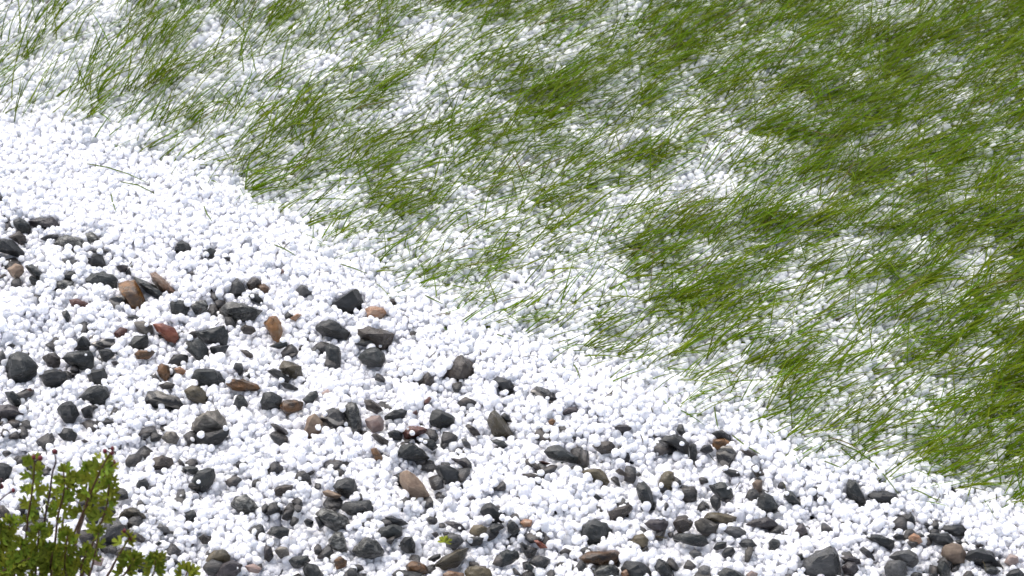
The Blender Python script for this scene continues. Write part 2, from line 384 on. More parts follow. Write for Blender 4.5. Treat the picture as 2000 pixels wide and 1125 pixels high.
# ------------------------------------------------------------------ rocks: kind ; outline in photo pixels ; name others refer to ; rest of its label
ROCKS = """
c;-14,384 4,386 10,392 4,399 -14,399
b;75,387 82,384 88,386 86,391 78,391
c;26,431 37,424 50,430 60,445 58,452 40,452 28,440
m;56,432 70,426 105,424 119,440 110,446 80,447 60,440
b;15,462 37,451 50,462 52,468 42,477 28,470
k;-10,466 25,467 48,492 44,500 20,496 -10,488;black ridged rock at the left edge
k;77,466 90,459 112,458 117,464 112,472 90,470
s;103,478 117,460 135,459 160,466 172,480 170,490 150,491 120,488;large two-tone grey rock;highest of the big rocks, crusted with hail below
s;166,455 180,453 193,464 192,474 178,476 170,468
g;172,490 190,484 210,488 216,490 200,494 180,494
k;170,512 182,495 198,496 207,515 205,525 190,524 178,518
g;120,504 150,508 154,517 140,523 125,515
t;14,525 30,515 45,520 48,530 35,542 22,538;speckled tan stone by the left edge
c;50,520 62,515 80,530 90,545 82,548 60,535
c;55,545 62,538 80,548 78,555 64,556
c;123,540 135,528 150,532 154,540 140,550 125,550
s;107,552 120,547 145,550 142,562 125,570 112,562
c;166,545 178,533 200,531 220,536 229,548 228,560 200,562 175,558;big rounded charcoal rock;touching the rusty upright rock's left side
u;230,553 262,546 273,565 284,585 280,602 258,603 245,580 232,565;rusty orange upright rock;standing over a dark slanting slab
c;258,545 265,541 300,556 335,582 332,588 310,582 285,570;long dark slab;slanting down right from the rusty upright rock
o;294,534 303,530 320,545 340,565 352,572 340,577 315,568 300,553;peach orange rock;behind the long dark slab
v;212,585 230,577 245,580 247,598 225,602
e;133,585 150,582 172,592 168,600 140,597
m;150,562 165,559 172,565 160,568
c;344,478 355,468 370,476 373,490 366,501 350,501;dark pointed lone rock;standing in clean white hail near the grass
m;225,520 240,516 250,519 248,527 235,531
m;365,534 375,529 382,538 378,541
c;331,592 340,586 362,587 369,600 366,618 350,622 335,612
s;372,598 385,588 402,586 407,598 398,611 380,612
c;396,490 412,483 422,490 426,500 415,503 400,500
k;394,503 403,500 411,511 400,513
k;436,503 448,501 456,508 446,510
g;447,575 452,552 463,541 474,553 483,573 465,578
b;481,555 492,541 503,543 512,553 505,563 488,567
u;503,558 515,553 525,562 530,570 520,575 508,570
c;484,578 492,572 505,575 516,588 505,591 490,586
g;577,566 590,556 602,560 614,573 605,580 588,583
k;645,592 668,580 688,565 698,564 707,575 709,600 700,612 670,608 650,600;glossy black wedge rock;nearest rock to the grass, pointing left
b;758,588 768,583 774,592 768,599 759,597
o;712,602 730,598 750,601 755,612 745,622 720,625;pinkish tan stone;right under the glossy black wedge rock
s;432,604 440,592 455,589 480,594 495,602 512,607 495,622 470,628 440,615;broad speckled grey rock
p;545,527 555,525 557,532 548,535
c;120,610 130,605 138,618 133,630 125,622
c;248,620 258,615 270,618 280,626 268,628
w;260,628 280,626 298,635 299,650 285,655 270,645
e;222,650 235,638 250,642 245,655 228,657
r;300,634 318,631 340,640 349,655 342,667 325,662 308,648;bright red-orange rock;reddest stone in the bed, one hailstone on it
c;250,675 262,655 288,655 290,670 285,682 262,684
u;262,692 272,684 295,684 303,688 292,700 270,700
c;143,683 148,664 163,656 176,668 178,682 160,684
v;176,672 200,661 224,662 225,676 205,680 190,676
k;190,684 205,680 226,684 222,695 208,704 198,698
c;13,740 12,715 18,695 32,687 50,690 66,702 75,715 68,733 45,745;large dark domed rock;biggest stone at the left edge
b;82,698 95,690 108,689 118,700 115,715 95,716
c;120,700 130,688 150,690 175,684 183,700 181,718 160,719 135,712
k;75,735 90,722 110,720 130,730 135,742 115,757 90,752
c;170,730 180,721 205,722 211,735 208,748 188,750 174,742
c;154,775 172,758 195,751 212,758 215,772 205,788 185,791 165,783;smooth grey-green rock;with flat top, in a column of dark rocks
k;111,800 120,787 138,784 150,794 155,808 142,824 125,822
k;158,800 175,790 182,798 180,814 165,814
c;8,765 25,763 38,772 41,790 30,792 16,782
m;-10,795 15,788 40,800 48,808 30,816 -10,818
g;-10,690 5,683 12,695 12,707 -10,712
k;13,675 25,670 31,675 25,680
u;304,718 315,710 330,714 333,730 325,744 312,735;golden ochre stone;below the red-orange rock, half sunk in hail
o;340,720 352,716 364,724 358,731 346,728
m;216,706 228,704 233,710 222,714
v;280,786 288,765 305,763 325,772 348,776 362,792 345,798 320,790 295,794;dark brown rock with a pale ridge
b;308,752 325,746 342,750 340,758 320,760
e;48,762 60,757 65,765 55,768
l;358,762 375,751 395,757 406,775 402,790 388,792 368,778;knobbly olive rock
c;360,680 365,663 390,663 405,678 410,700 398,708 375,692
c;378,650 400,645 425,638 440,634 444,650 443,670 420,668 395,668;square-topped charcoal block
k;408,678 425,674 447,675 440,690 428,696 412,688
c;373,737 382,722 405,719 428,725 441,742 432,752 405,752 385,752
w;372,830 385,815 405,802 425,800 440,818 445,835 425,848 395,855 378,845;large two-tone rock pale on top;the biggest stone left of centre
k;378,850 400,856 428,848 446,835 446,850 430,865 400,869 382,862
u;515,632 525,618 540,616 550,630 552,645 545,664 533,660 530,645;golden brown upright stone;tapering downwards like a tooth
o;565,622 580,612 590,615 578,626
b;468,642 480,634 495,638 500,646 490,652 475,650
c;616,642 625,628 640,624 665,633 683,648 675,660 655,658 630,654;smooth oval charcoal rock
b;696,642 720,638 750,645 772,653 765,668 750,682 720,674 700,655
c;690,672 705,663 728,665 730,672 715,676
c;698,698 712,682 735,678 750,688 754,700 745,714 725,713 708,708;rounded dark green rock;lowest of the cluster below the black wedge
c;635,678 645,671 662,676 667,690 665,713 645,720 638,716 642,700
c;524,676 545,668 560,668 562,676 545,681
b;469,684 480,683 492,690 497,697 485,699
k;455,720 460,708 472,710 476,725 468,733
l;545,720 552,703 575,708 588,715 592,733 575,737 556,728;flat-topped olive grey rock;overhanging a black gap
k;522,724 535,720 552,728 570,738 562,745 540,740
k;545,746 565,748 583,758 578,762 555,758
u;440,750 455,740 475,742 500,750 507,758 495,762 460,762
c;455,790 462,772 475,772 487,790 480,797 462,797
c;508,785 515,767 530,765 553,778 548,795 530,799 512,797
u;546,795 552,782 575,779 592,785 590,798 575,806 560,810;rusty rock wedged between two dark rocks
c;590,780 605,766 618,763 622,773 610,785 598,790
p;625,768 640,760 648,768 640,772
v;622,818 635,802 650,796 672,800 682,815 678,832 655,838 635,830;shiny dark rock with curved pale veins
s;670,798 680,787 695,788 702,805 706,830 700,850 688,850 678,830
b;712,782 725,780 740,790 748,800 735,806 715,798
k;750,812 765,803 785,797 795,803 790,815 770,819 752,818
p;712,820 725,812 742,811 751,822 748,838 730,842 715,832;pale pink stone
t;592,840 600,815 615,806 630,825 629,850 612,856 598,853;rough tan upright stone
b;864,734 878,715 888,702 900,692 917,702 930,716 930,730 920,742 895,739;large brown teardrop rock;standing alone in white hail, pointed on top
b;826,735 836,725 843,735 850,747 835,754 826,752
k;962,742 970,734 983,737 1000,748 1009,757 1000,765 988,772 975,758;small black block on clean hail
v;1037,766 1048,754 1070,760 1090,774 1095,778 1082,785 1068,786 1045,770;striped brown and white slab
m;1093,807 1110,797 1125,794 1133,803 1120,806 1102,810
c;838,822 845,803 858,800 875,806 890,817 886,828 865,834 845,830
l;950,822 958,805 967,802 985,818 1002,845 1004,853 995,856 965,848 958,830;olive brown sloping rock
k;978,812 985,806 995,812 1000,822 985,824
e;826,785 838,774 843,778 838,787 828,790
u;1070,822 1078,817 1086,822 1080,829 1072,828
e;806,806 814,800 817,808 810,812
k;1163,812 1168,810 1169,818 1163,820
k;-10,905 8,904 25,910 20,925 15,938 -10,940
c;113,848 125,835 145,838 152,850 145,862 125,858
m;156,861 165,857 173,862 165,865
k;101,880 106,876 113,880 112,886 103,886
k;276,851 282,846 294,848 288,856 278,857
w;314,855 325,843 340,842 350,855 345,866 325,862
b;288,912 300,895 320,889 335,895 340,908 325,915 300,916
k;265,948 272,936 285,935 292,945 288,955 270,958
c;354,914 370,910 386,912 388,922 375,925
c;373,938 385,922 405,912 418,915 421,928 415,945 398,958 385,955
b;-10,988 8,987 18,998 20,1012 -10,1016
l;230,1010 240,995 260,991 278,1000 285,1010 268,1014 250,1012
g;196,1050 205,1020 230,1010 248,1020 250,1040 230,1058 205,1062;large grey rock beside the shrub
c;355,1010 362,998 378,996 388,1006 385,1018 368,1022
g;305,1030 312,1022 328,1030 334,1040 320,1040
k;165,1012 175,1003 195,1010 190,1022 170,1020
c;172,1000 185,985 215,985 226,1000 215,1010 190,1008
c;264,1105 272,1094 295,1090 300,1100 290,1118 268,1122
b;250,1042 268,1040 285,1052 280,1060 262,1055
p;178,1090 190,1084 203,1090 198,1104 182,1102
c;302,1062 310,1056 318,1060 310,1066
m;528,828 538,827 560,840 564,846 552,850 540,840
c;650,950 660,938 680,932 694,936 699,952 696,968 678,970 660,962;humped dark green rock
t;628,960 640,956 655,962 668,968 655,973 635,968
b;533,960 540,950 555,946 573,948 570,956 555,968 540,966
s;449,985 460,970 480,967 495,980 505,990 490,1000 465,1000;flecked grey-green rock;low and half covered by hail
c;664,993 675,980 700,982 720,977 728,990 728,1003 705,1004 685,1003
s;615,1005 625,992 650,995 680,1010 684,1025 660,1035 635,1025;wide speckled granite rock
k;593,1018 600,1012 612,1018 610,1030 598,1027
k;614,1010 630,1008 634,1025 625,1032
c;520,1042 530,1030 550,1027 566,1034 560,1048 545,1050
b;724,850 735,846 758,860 756,872 742,866
k;756,845 770,840 788,842 784,858 765,860
e;786,845 800,832 815,832 835,838 830,846 810,851 790,858;brick red flat stone
u;724,878 735,874 745,888 748,896 735,902 728,890
c;775,885 785,868 805,865 825,878 840,892 830,900 800,898 780,892;large domed charcoal rock near the red stone
c;820,862 828,856 845,858 856,872 845,880 830,870
t;780,925 795,917 810,928 825,945 840,965 830,972 800,968 782,945;rough brown-grey sloping rock
k;750,1010 765,1007 785,1014 797,1022 780,1026 760,1020
c;735,1040 745,1028 770,1025 786,1030 788,1045 775,1050 740,1050
s;686,1075 700,1060 716,1047 735,1055 750,1072 748,1082 725,1088 700,1085;dark triangular rock flecked with ice
s;640,1055 652,1040 668,1038 675,1055 678,1075 660,1075 645,1065
m;515,1075 520,1060 530,1068 535,1085 525,1095 516,1090
w;535,1075 548,1066 562,1070 566,1085 548,1090
c;563,1095 570,1087 600,1085 608,1095 595,1105 575,1108
c;590,1110 600,1100 618,1103 632,1122 625,1135 600,1135
l;400,1095 415,1075 435,1072 452,1085 448,1096 425,1102;olive gold rock near the bottom edge
m;418,1125 435,1102 455,1092 473,1103 470,1115 445,1130
p;478,1105 495,1100 512,1110 505,1118 485,1116;small pink stone at the bottom edge
b;388,1050 398,1042 412,1052 410,1060 395,1060
u;652,1095 665,1086 678,1095 675,1105 658,1110
g;677,1115 685,1108 696,1110 698,1125 680,1128
c;781,1060 790,1048 805,1048 812,1062 810,1078 795,1078 783,1072
k;766,1122 775,1113 800,1113 825,1120 820,1135 770,1135
k;848,915 858,908 885,912 900,922 904,938 890,945 870,944 858,932;black-green rock dotted with two ice grains
m;880,896 895,895 912,903 918,914 905,912
c;1062,882 1075,872 1092,870 1112,884 1130,893 1125,902 1100,897 1075,895;sleek charcoal rock sloping right
b;1035,905 1045,903 1058,912 1063,922 1052,925
b;1018,925 1040,925 1055,930 1045,940 1030,940
e;1050,901 1060,900 1077,905 1068,908
k;938,1000 945,985 958,980 970,990 983,1000 986,1012 975,1022 955,1015;knobby black rock
l;915,1040 925,1026 940,1025 955,1032 948,1050 930,1048
c;950,1035 962,1023 978,1022 985,1030 970,1040 955,1045
c;990,1025 997,1014 1008,1022 1017,1035 1005,1044 992,1038
o;1015,1020 1025,1013 1040,1016 1038,1027 1022,1029;small peach stone
c;957,860 970,857 985,862 995,872 985,876 968,868
g;900,858 908,855 920,868 920,876 908,872
b;1155,870 1170,863 1195,863 1202,872 1198,882 1175,886
l;1132,922 1145,917 1175,915 1184,925 1190,940 1184,950 1170,936 1140,930;olive rock with a rusty foot
b;1182,1010 1190,1000 1210,990 1230,985 1236,995 1215,1012 1195,1022
c;1132,1050 1138,1028 1150,1016 1165,1014 1185,1022 1195,1035 1192,1055 1165,1060 1140,1060;big smooth rounded charcoal rock;at bottom centre
u;1130,1090 1145,1078 1175,1076 1205,1075 1212,1090 1205,1104 1170,1104 1140,1098;wide rust brown rock
s;1158,1115 1170,1105 1200,1103 1210,1115 1205,1135 1160,1135
c;966,1095 975,1080 990,1073 1010,1077 1014,1090 1000,1100 975,1105
l;845,1102 865,1088 895,1072 915,1070 910,1085 895,1105 870,1108;large flat olive tan rock
l;908,1115 915,1106 935,1104 955,1110 962,1125 940,1135 910,1132
u;793,1105 800,1096 820,1097 835,1108 838,1118 815,1122 798,1118;mottled rust orange rock
o;864,1122 875,1115 905,1120 912,1132 870,1135
k;834,1092 845,1084 860,1081 862,1088 848,1097
k;908,1055 920,1048 945,1050 940,1062 920,1066
g;868,1050 880,1040 900,1045 907,1058 890,1068 872,1066
m;842,1042 852,1038 858,1045 850,1050
m;866,1020 885,1016 902,1023 910,1034 898,1036 885,1025
r;1042,1056 1050,1054 1065,1064 1070,1069 1055,1070
k;1014,1062 1020,1058 1030,1066 1024,1072
c;1024,1100 1032,1098 1044,1108 1038,1116 1026,1110
m;915,975 922,967 932,975 925,980
k;1155,968 1165,964 1176,973 1172,978
b;908,832 915,828 930,836 940,848 925,850
m;1200,834 1210,829 1225,829 1235,836 1218,850 1208,846
k;1292,860 1300,850 1322,849 1340,858 1347,870 1345,888 1330,876 1305,868;long black arched rock
c;1346,872 1352,864 1360,868 1362,885 1358,896 1348,893
c;1321,840 1325,828 1333,828 1338,842 1336,853 1326,846
k;1389,846 1400,841 1415,841 1425,850 1430,865 1418,862 1400,855;black cap rock resting on an orange one
u;1391,870 1392,858 1415,856 1430,866 1420,872 1400,878
k;1367,880 1375,869 1388,868 1394,880 1380,886
v;1398,882 1412,872 1428,870 1438,885 1430,900 1422,915 1410,908 1400,895;grey rock streaked with white
b;1446,880 1455,875 1475,885 1492,895 1495,902 1475,897 1455,888;brown stick-shaped stone
k;1412,922 1420,915 1440,920 1447,928 1428,932
b;1466,910 1475,907 1488,918 1494,926 1480,932 1470,922
t;1469,945 1478,937 1490,938 1489,955 1485,966 1474,958;small tan upright stone
l;1286,948 1290,928 1303,920 1316,922 1318,940 1312,954 1295,956;barrel-shaped two-tone brown rock
c;1242,955 1245,942 1258,940 1270,952 1275,970 1280,990 1265,992 1252,980;tall dark leaning rock
c;1383,948 1395,942 1415,943 1430,955 1433,968 1420,978 1402,972
k;1386,975 1395,966 1407,972 1408,985 1400,996 1392,990
c;1476,990 1482,970 1497,963 1510,970 1520,988 1515,1000 1495,1004 1480,1000;large domed dark green rock
c;1530,970 1535,958 1548,960 1558,975 1568,985 1555,988 1540,982
k;1571,914 1577,906 1583,914 1580,918
b;1201,920 1210,914 1220,922 1222,929 1208,926
k;1240,926 1248,922 1254,928 1246,931
m;1258,1022 1270,1015 1300,1013 1305,1025 1295,1040 1280,1035 1265,1030
b;1313,1020 1325,1008 1340,1008 1355,1020 1345,1035 1325,1040
w;1356,1020 1370,1012 1390,1022 1405,1024 1400,1040 1380,1045 1362,1036;pale speckled granite rock
l;1372,1012 1382,1002 1400,1000 1425,1005 1438,1010 1436,1022 1415,1022 1395,1020
c;1313,1052 1320,1042 1350,1042 1378,1048 1385,1060 1370,1066 1335,1060
g;1410,1035 1425,1028 1445,1028 1458,1040 1455,1050 1430,1048
c;1392,1070 1400,1058 1420,1058 1418,1070 1400,1074
k;1442,1060 1455,1051 1470,1055 1479,1065 1465,1070 1450,1068
w;1455,1075 1462,1068 1472,1070 1468,1085 1462,1098 1454,1095;thin cream upright stone
k;1408,1080 1418,1069 1432,1068 1436,1078 1425,1088 1412,1088
l;1229,1058 1240,1046 1255,1042 1268,1055 1262,1070 1245,1066
c;1500,1060 1508,1052 1520,1054 1525,1062 1515,1075 1506,1075
m;1455,1025 1470,1015 1490,1012 1500,1010 1515,1018 1522,1028 1510,1034 1485,1030
m;1550,1042 1560,1025 1568,1022 1578,1036 1565,1044
g;1564,1110 1572,1090 1595,1080 1615,1070 1630,1064 1637,1085 1642,1110 1638,1135 1568,1135;grey boulder cut by the bottom edge
k;1212,1110 1225,1096 1250,1097 1268,1108 1275,1125 1245,1132 1220,1125
c;1276,1105 1286,1091 1298,1096 1312,1110 1320,1130 1300,1135 1285,1120
g;1345,1080 1358,1072 1370,1080 1370,1088 1355,1090
g;1363,1110 1375,1103 1387,1107 1388,1128 1365,1132
c;1400,1122 1415,1108 1432,1112 1455,1124 1450,1138 1402,1138
k;1228,1080 1236,1072 1246,1080 1240,1088 1230,1088
o;1212,1118 1222,1111 1233,1120 1228,1130 1216,1130
p;1456,1122 1468,1114 1480,1120 1478,1130 1460,1130
c;1553,1085 1565,1080 1575,1086 1566,1094
c;1652,945 1658,936 1672,940 1682,955 1694,985 1688,992 1670,985 1656,968;seal-shaped charcoal rock;leaning left beside the flat dark brick
k;1694,970 1705,958 1725,958 1750,964 1757,978 1745,985 1715,985;flat dark brick-shaped rock
k;1762,1012 1778,1001 1786,1010 1789,1024 1775,1022
k;1838,1035 1845,1026 1880,1026 1888,1035 1885,1045 1865,1046;black bar-shaped rock
o;1773,1050 1785,1041 1797,1047 1803,1058 1790,1062 1778,1058;bright orange stone
c;1690,1050 1700,1043 1725,1045 1745,1056 1748,1066 1738,1072 1715,1062
k;1743,1048 1752,1041 1765,1045 1766,1053 1750,1054
k;1810,1046 1822,1040 1852,1041 1863,1055 1855,1064 1830,1062
t;1838,1082 1842,1066 1860,1060 1878,1064 1886,1080 1882,1095 1865,1101 1848,1094;round tan granite rock;lightest big stone in the lower right corner
k;1884,1090 1895,1075 1915,1071 1938,1078 1952,1095 1960,1108 1940,1108 1900,1100;large blue-black rock;right of the round tan granite
p;1960,1098 1972,1082 1988,1086 1990,1098 1975,1106;pinkish tan stone in the right corner
g;1725,1108 1735,1096 1755,1092 1770,1100 1772,1120 1760,1135 1735,1130
g;1735,1088 1750,1078 1775,1072 1788,1082 1795,1095 1782,1106 1765,1098;large grey twin-peaked rock
k;1678,1074 1686,1067 1697,1075 1711,1093 1702,1094 1690,1085
m;1640,1088 1655,1086 1680,1092 1682,1100 1655,1100
m;1643,1108 1655,1097 1670,1098 1677,1112 1665,1124 1648,1120
c;1828,1112 1835,1096 1845,1094 1855,1108 1856,1122 1838,1128
k;1963,1122 1975,1112 1990,1110 2002,1124 1995,1135 1970,1135
k;1779,1124 1785,1117 1800,1120 1806,1135 1782,1138
k;1865,1056 1875,1054 1884,1062 1876,1066
b;1904,1066 1915,1061 1923,1065 1912,1070
k;1803,1024 1810,1020 1820,1027 1810,1028
k;1853,952 1860,950 1868,960 1862,963
k;1604,974 1612,971 1619,976 1612,979
m;1604,1030 1615,1027 1625,1031 1615,1035
c;1920,1108 1940,1105 1956,1115 1945,1122 1925,1118
k;1810,1125 1820,1119 1830,1126 1822,1138
"""
COLOUR = dict(c='charcoal', k='black', g='grey', b='dark brown', u='rusty brown', o='orange', r='red', e='maroon', p='pink',
              t='tan', s='speckled grey', w='pale granite', v='veined', m='purplish', l='olive brown')


def make_rock(poly, seed):
    """closed stone: traced outline at its own distance, with facets bulging in front of and behind it"""
    rr = random.Random(seed)
    P = np.array(poly, float)
    c = (P.max(0) + P.min(0)) / 2
    C = unproject(c[0], c[1], 0.001)
    f = (C - CAM).dot(FWD)
    s = f * TANH / 1000
    Q = (P - c) * s
    Q[:, 1] *= -1
    wv, hv = np.ptp(Q[:, 0]), np.ptp(Q[:, 1])
    small, big = min(wv, hv), max(wv, hv)
    Q[:, 1] = np.where(Q[:, 1] < 0, Q[:, 1] * 1.22, Q[:, 1])
    T = 0.36 * small + 0.10 * big
    pts = []
    for x, y in Q:
        pts.append(RT * x + UP * y + FWD * (T * rr.uniform(-0.22, 0.28)))
    k = len(Q)
    for sgn in (-1, 1):
        dx, dy = rr.uniform(-0.10, 0.10) * wv, (rr.uniform(0.0, 0.20) if sgn < 0 else rr.uniform(-0.2, 0.05)) * hv
        a0 = rr.uniform(0, k)
        m = rr.choice((3, 4, 4, 5))
        for i in range(m):
            u = a0 + i * k / m
            i0 = int(u) % k; i1 = (i0 + 1) % k; q = u - int(u)
            x = (Q[i0, 0] * (1 - q) + Q[i1, 0] * q) * rr.uniform(0.38, 0.80) + dx * 0.6
            y = (Q[i0, 1] * (1 - q) + Q[i1, 1] * q) * rr.uniform(0.38, 0.80) + dy * 0.6
            pts.append(RT * x + UP * y + FWD * (sgn * T * rr.uniform(0.75, 1.05)))
    bm = bmesh.new()
    for p in pts: bm.verts.new(p)
    bmesh.ops.convex_hull(bm, input=bm.verts[:])
    loose = [v for v in bm.verts if not v.link_faces]
    bmesh.ops.delete(bm, geom=loose, context='VERTS')
    bmesh.ops.recalc_face_normals(bm, faces=bm.faces)
    planes = np.array([(*fc.normal, fc.normal.dot(fc.verts[0].co)) for fc in bm.faces])
    cuts = 3 if big > 0.022 else 2
    bmesh.ops.subdivide_edges(bm, edges=bm.edges[:], cuts=cuts, use_grid_fill=True)
    bmesh.ops.triangulate(bm, faces=bm.faces[:])
    for _ in range(1):
        bmesh.ops.smooth_vert(bm, verts=bm.verts[:], factor=0.20, use_axis_x=True, use_axis_y=True, use_axis_z=True)
    off = Vector((seed * 3.17, seed * 1.3, 0))
    for v in bm.verts:
        d = v.co.normalized()
        nz = mnoise.noise(v.co * 100 + off) * 0.045 + mnoise.noise(v.co * 260 + off) * 0.035
        v.co = v.co * 1.03 + d * (nz * big)
    me = bpy.data.meshes.new('rock')
    bm.to_mesh(me); bm.free()
    me.polygons.foreach_set('use_smooth', [True] * len(me.polygons))
    me.set_sharp_from_angle(angle=R(42))
    return me, C, planes, c, P, (wv + hv) / 2


rocks = []
for i, line in enumerate(ROCKS.strip().split('\n')):
    f = line.split(';')
    poly = [tuple(map(float, q.split(','))) for q in f[1].split()]
    me, C, planes, c, P, size = make_rock(poly, i + 1)
    o = link_mesh('rock', me, None, MATS[f[0]])
    o.location = C
    rocks.append(dict(o=o, kind=f[0], c=c, P=P, C=np.array(C), planes=planes, size=size,
                      ref=f[2] if len(f) > 2 else None, extra=f[3] if len(f) > 3 else '',
                      rad=max(np.linalg.norm(np.array(v.co)) for v in me.vertices)))
MARKS = [r for r in rocks if r['ref']]


def relation(c, lm, near=0.0):
    d = c - lm['c']
    ang = math.degrees(math.atan2(-d[1], d[0])) % 360
    names = ['right of', 'above and right of', 'above', 'above and left of', 'left of', 'below and left of', 'below', 'below and right of']
    return names[int(((ang + 22.5) % 360) // 45)]


def poly_area(P):
    x, y = P[:, 0], P[:, 1]
    return 0.5 * abs(np.dot(x, np.roll(y, 1)) - np.dot(y, np.roll(x, 1)))


ORD = ['nearest', 'second', 'third', 'fourth', 'fifth', 'sixth', 'seventh', 'eighth']
buckets = {}
for r in rocks:
    if r['ref']:
        lab = r['ref'] + (' ' + r['extra'] if r['extra'] else '')
        if len(lab.split()) < 4: lab += ' half sunk in hail'
        tag(r['o'], lab, 'rock', 'rocks of the gravel bed showing through the hail')
        continue
    a = poly_area(r['P'])
    wh = np.ptp(r['P'][:, 0]) / np.ptp(r['P'][:, 1])
    size = 'tiny' if a < 260 else 'small' if a < 750 else 'medium' if a < 1500 else 'large'
    shape = 'flat' if wh > 1.9 else 'upright' if wh < 0.8 else ''
    lm = min(MARKS, key=lambda q: np.linalg.norm(q['c'] - r['c']))
    key = ('%s %s %s rock' % (size, shape, COLOUR[r['kind']])).replace('  ', ' '), relation(r['c'], lm), lm['ref']
    buckets.setdefault(key, []).append((np.linalg.norm(lm['c'] - r['c']), r))
for (head, rel, ref), lst in buckets.items():
    lst.sort(key=lambda q: q[0])
    for k, (d, r) in enumerate(lst):
        pre = '' if len(lst) == 1 else ORD[k] + ' '
        just = 'just ' if d < 55 and rel in ('left of', 'right of', 'above', 'below') else ''
        lab = '%s%s %s%s the %s' % (pre, head, just, rel, ref)
        if len(lab.split()) > 16: lab = lab.replace(' and ', ' ').replace(' just', '')
        tag(r['o'], lab, 'rock', 'rocks of the gravel bed showing through the hail')

# ------------------------------------------------------------------ gravel lying deeper, hardly seen between the hailstones
gverts, gfaces = [], []
protos = []
for k in range(8):
    bm = bmesh.new()
    rr = random.Random(500 + k)
    for _ in range(14):
        v = Vector((rr.gauss(0, 1), rr.gauss(0, 1), rr.gauss(0, 1))).normalized()
        bm.verts.new((v.x * rr.uniform(.8, 1.1), v.y * rr.uniform(.6, .9), v.z * rr.uniform(.5, .75)))
    bmesh.ops.convex_hull(bm, input=bm.verts[:])
    bmesh.ops.delete(bm, geom=[v for v in bm.verts if not v.link_faces], context='VERTS')
    bmesh.ops.subdivide_edges(bm, edges=bm.edges[:], cuts=1, use_grid_fill=True)
    bmesh.ops.triangulate(bm, faces=bm.faces[:])
    bmesh.ops.smooth_vert(bm, verts=bm.verts[:], factor=0.22, use_axis_x=True, use_axis_y=True, use_axis_z=True)
    bm.verts.index_update()
    protos.append((np.array([v.co[:] for v in bm.verts]), [tuple(v.index for v in fc.verts) for fc in bm.faces]))
    bm.free()
for _ in range(2200):
    px, py = rng.uniform(-450, 2450), rng.uniform(300, 1480)
    b = below(BED, px, py)
    if b < 25: continue
    c = unproject(px, py, 0)
    V, F = protos[rng.randrange(8)]
    s = rng.uniform(0.006, 0.018)
    a = rng.uniform(0, 6.283)
    M = np.array([[math.cos(a), -math.sin(a), 0], [math.sin(a), math.cos(a), 0], [0, 0, 1]])
    W = (V * s) @ M.T + np.array([c.x, c.y, rng.uniform(-0.018, -0.004) + (0.004 if py > 900 else 0.0)])
    base = len(gverts)
    gverts.extend(W.tolist())
    gfaces.extend(tuple(q + base for q in fc) for fc in F)
gr = link_mesh('gravel', mesh_from('gravel', gverts, gfaces), None, GRAVEL)
tag(gr, 'dark gravel lying under and between the hailstones', 'gravel', None, 'stuff')

# ------------------------------------------------------------------ hail
XMIN, XMAX, YMIN, YMAX = -1.02, 1.02, -0.80, 1.0
RES = 0.002
gx = np.arange(XMIN, XMAX, RES); gy = np.arange(YMIN, YMAX, RES)
occ = np.zeros((len(gx), len(gy)), bool)
for r in rocks:
    i0, i1 = np.searchsorted(gx, [r['C'][0] - r['rad'], r['C'][0] + r['rad']])
    j0, j1 = np.searchsorted(gy, [r['C'][1] - r['rad'], r['C'][1] + r['rad']])
    if i1 <= i0 or j1 <= j0: continue
    X, Y = np.meshgrid(gx[i0:i1], gy[j0:j1], indexing='ij')
    for z in (0.0, 0.004, 0.009, 0.015):
        Q = np.stack([X - r['C'][0], Y - r['C'][1], np.full_like(X, z - r['C'][2])], -1)
        occ[i0:i1, j0:j1] |= ((Q @ r['planes'][:, :3].T - r['planes'][:, 3]).max(-1) < 0.0008)


def rock_clear(P, rad, k):
    """True where a ball keeps clear of every stone"""
    ok = np.ones(len(P), bool)
    for r in rocks:
        d = P - r['C']
        idx = np.where((d ** 2).sum(1) < (r['rad'] + 0.01) ** 2)[0]
        if len(idx):
            sdist = (d[idx] @ r['planes'][:, :3].T - r['planes'][:, 3]).max(1)
            ok[idx[sdist < k * rad[idx]]] = False
    return ok


def radii(m):
    r = np.where(nrng.random(m) < 0.27, nrng.uniform(0.0014, 0.0029, m), 0.0048 * np.exp(nrng.normal(0, 0.23, m)))
    return np.clip(r, 0.0014, 0.0086)


# two bottom layers on jittered grids, then stones dropped one by one so that each rests on those below
layers = []
for depth in (0.021, 0.013):
    sp = 0.0086
    nx, ny = int((XMAX - XMIN) / sp), int((YMAX - YMIN) / (sp * 0.87))
    I, J = np.meshgrid(np.arange(nx), np.arange(ny), indexing='ij')
    x = XMIN + (I + 0.5 * (J % 2)) * sp + nrng.uniform(-.35, .35, I.shape) * sp
    y = YMIN + J * sp * 0.87 + nrng.uniform(-.35, .35, I.shape) * sp
    x, y = x.ravel(), y.ravel()
    h0 = hail_height(x, y)
    q0, q1, _ = project_np(np.stack([x, y, h0], -1))
    z = h0 - depth + 0.0045 * (1 - sstep(below(BED, q0, q1), -20, 110)) + nrng.uniform(-.0015, .0015, x.shape)
    layers.append((np.stack([x, y, z], -1), np.clip(0.0048 * np.exp(nrng.normal(0, 0.15, len(x))), .003, .007)))
B = layers[1]
keep = rock_clear(B[0], B[1], 0.55)
B = (B[0][keep], B[1][keep])
cell = 0.012
grid = {}
bx, by, bz, br = (B[0][:, 0].tolist(), B[0][:, 1].tolist(), B[0][:, 2].tolist(), B[1].tolist())
for i in range(len(bx)):
    grid.setdefault((int(bx[i] // cell), int(by[i] // cell)), []).append(i)
n_base = len(bx)
NT = 190000
cx = nrng.uniform(XMIN, XMAX, NT); cy = nrng.uniform(YMIN, YMAX, NT)
cr = radii(NT)
ch = hail_height(cx, cy)
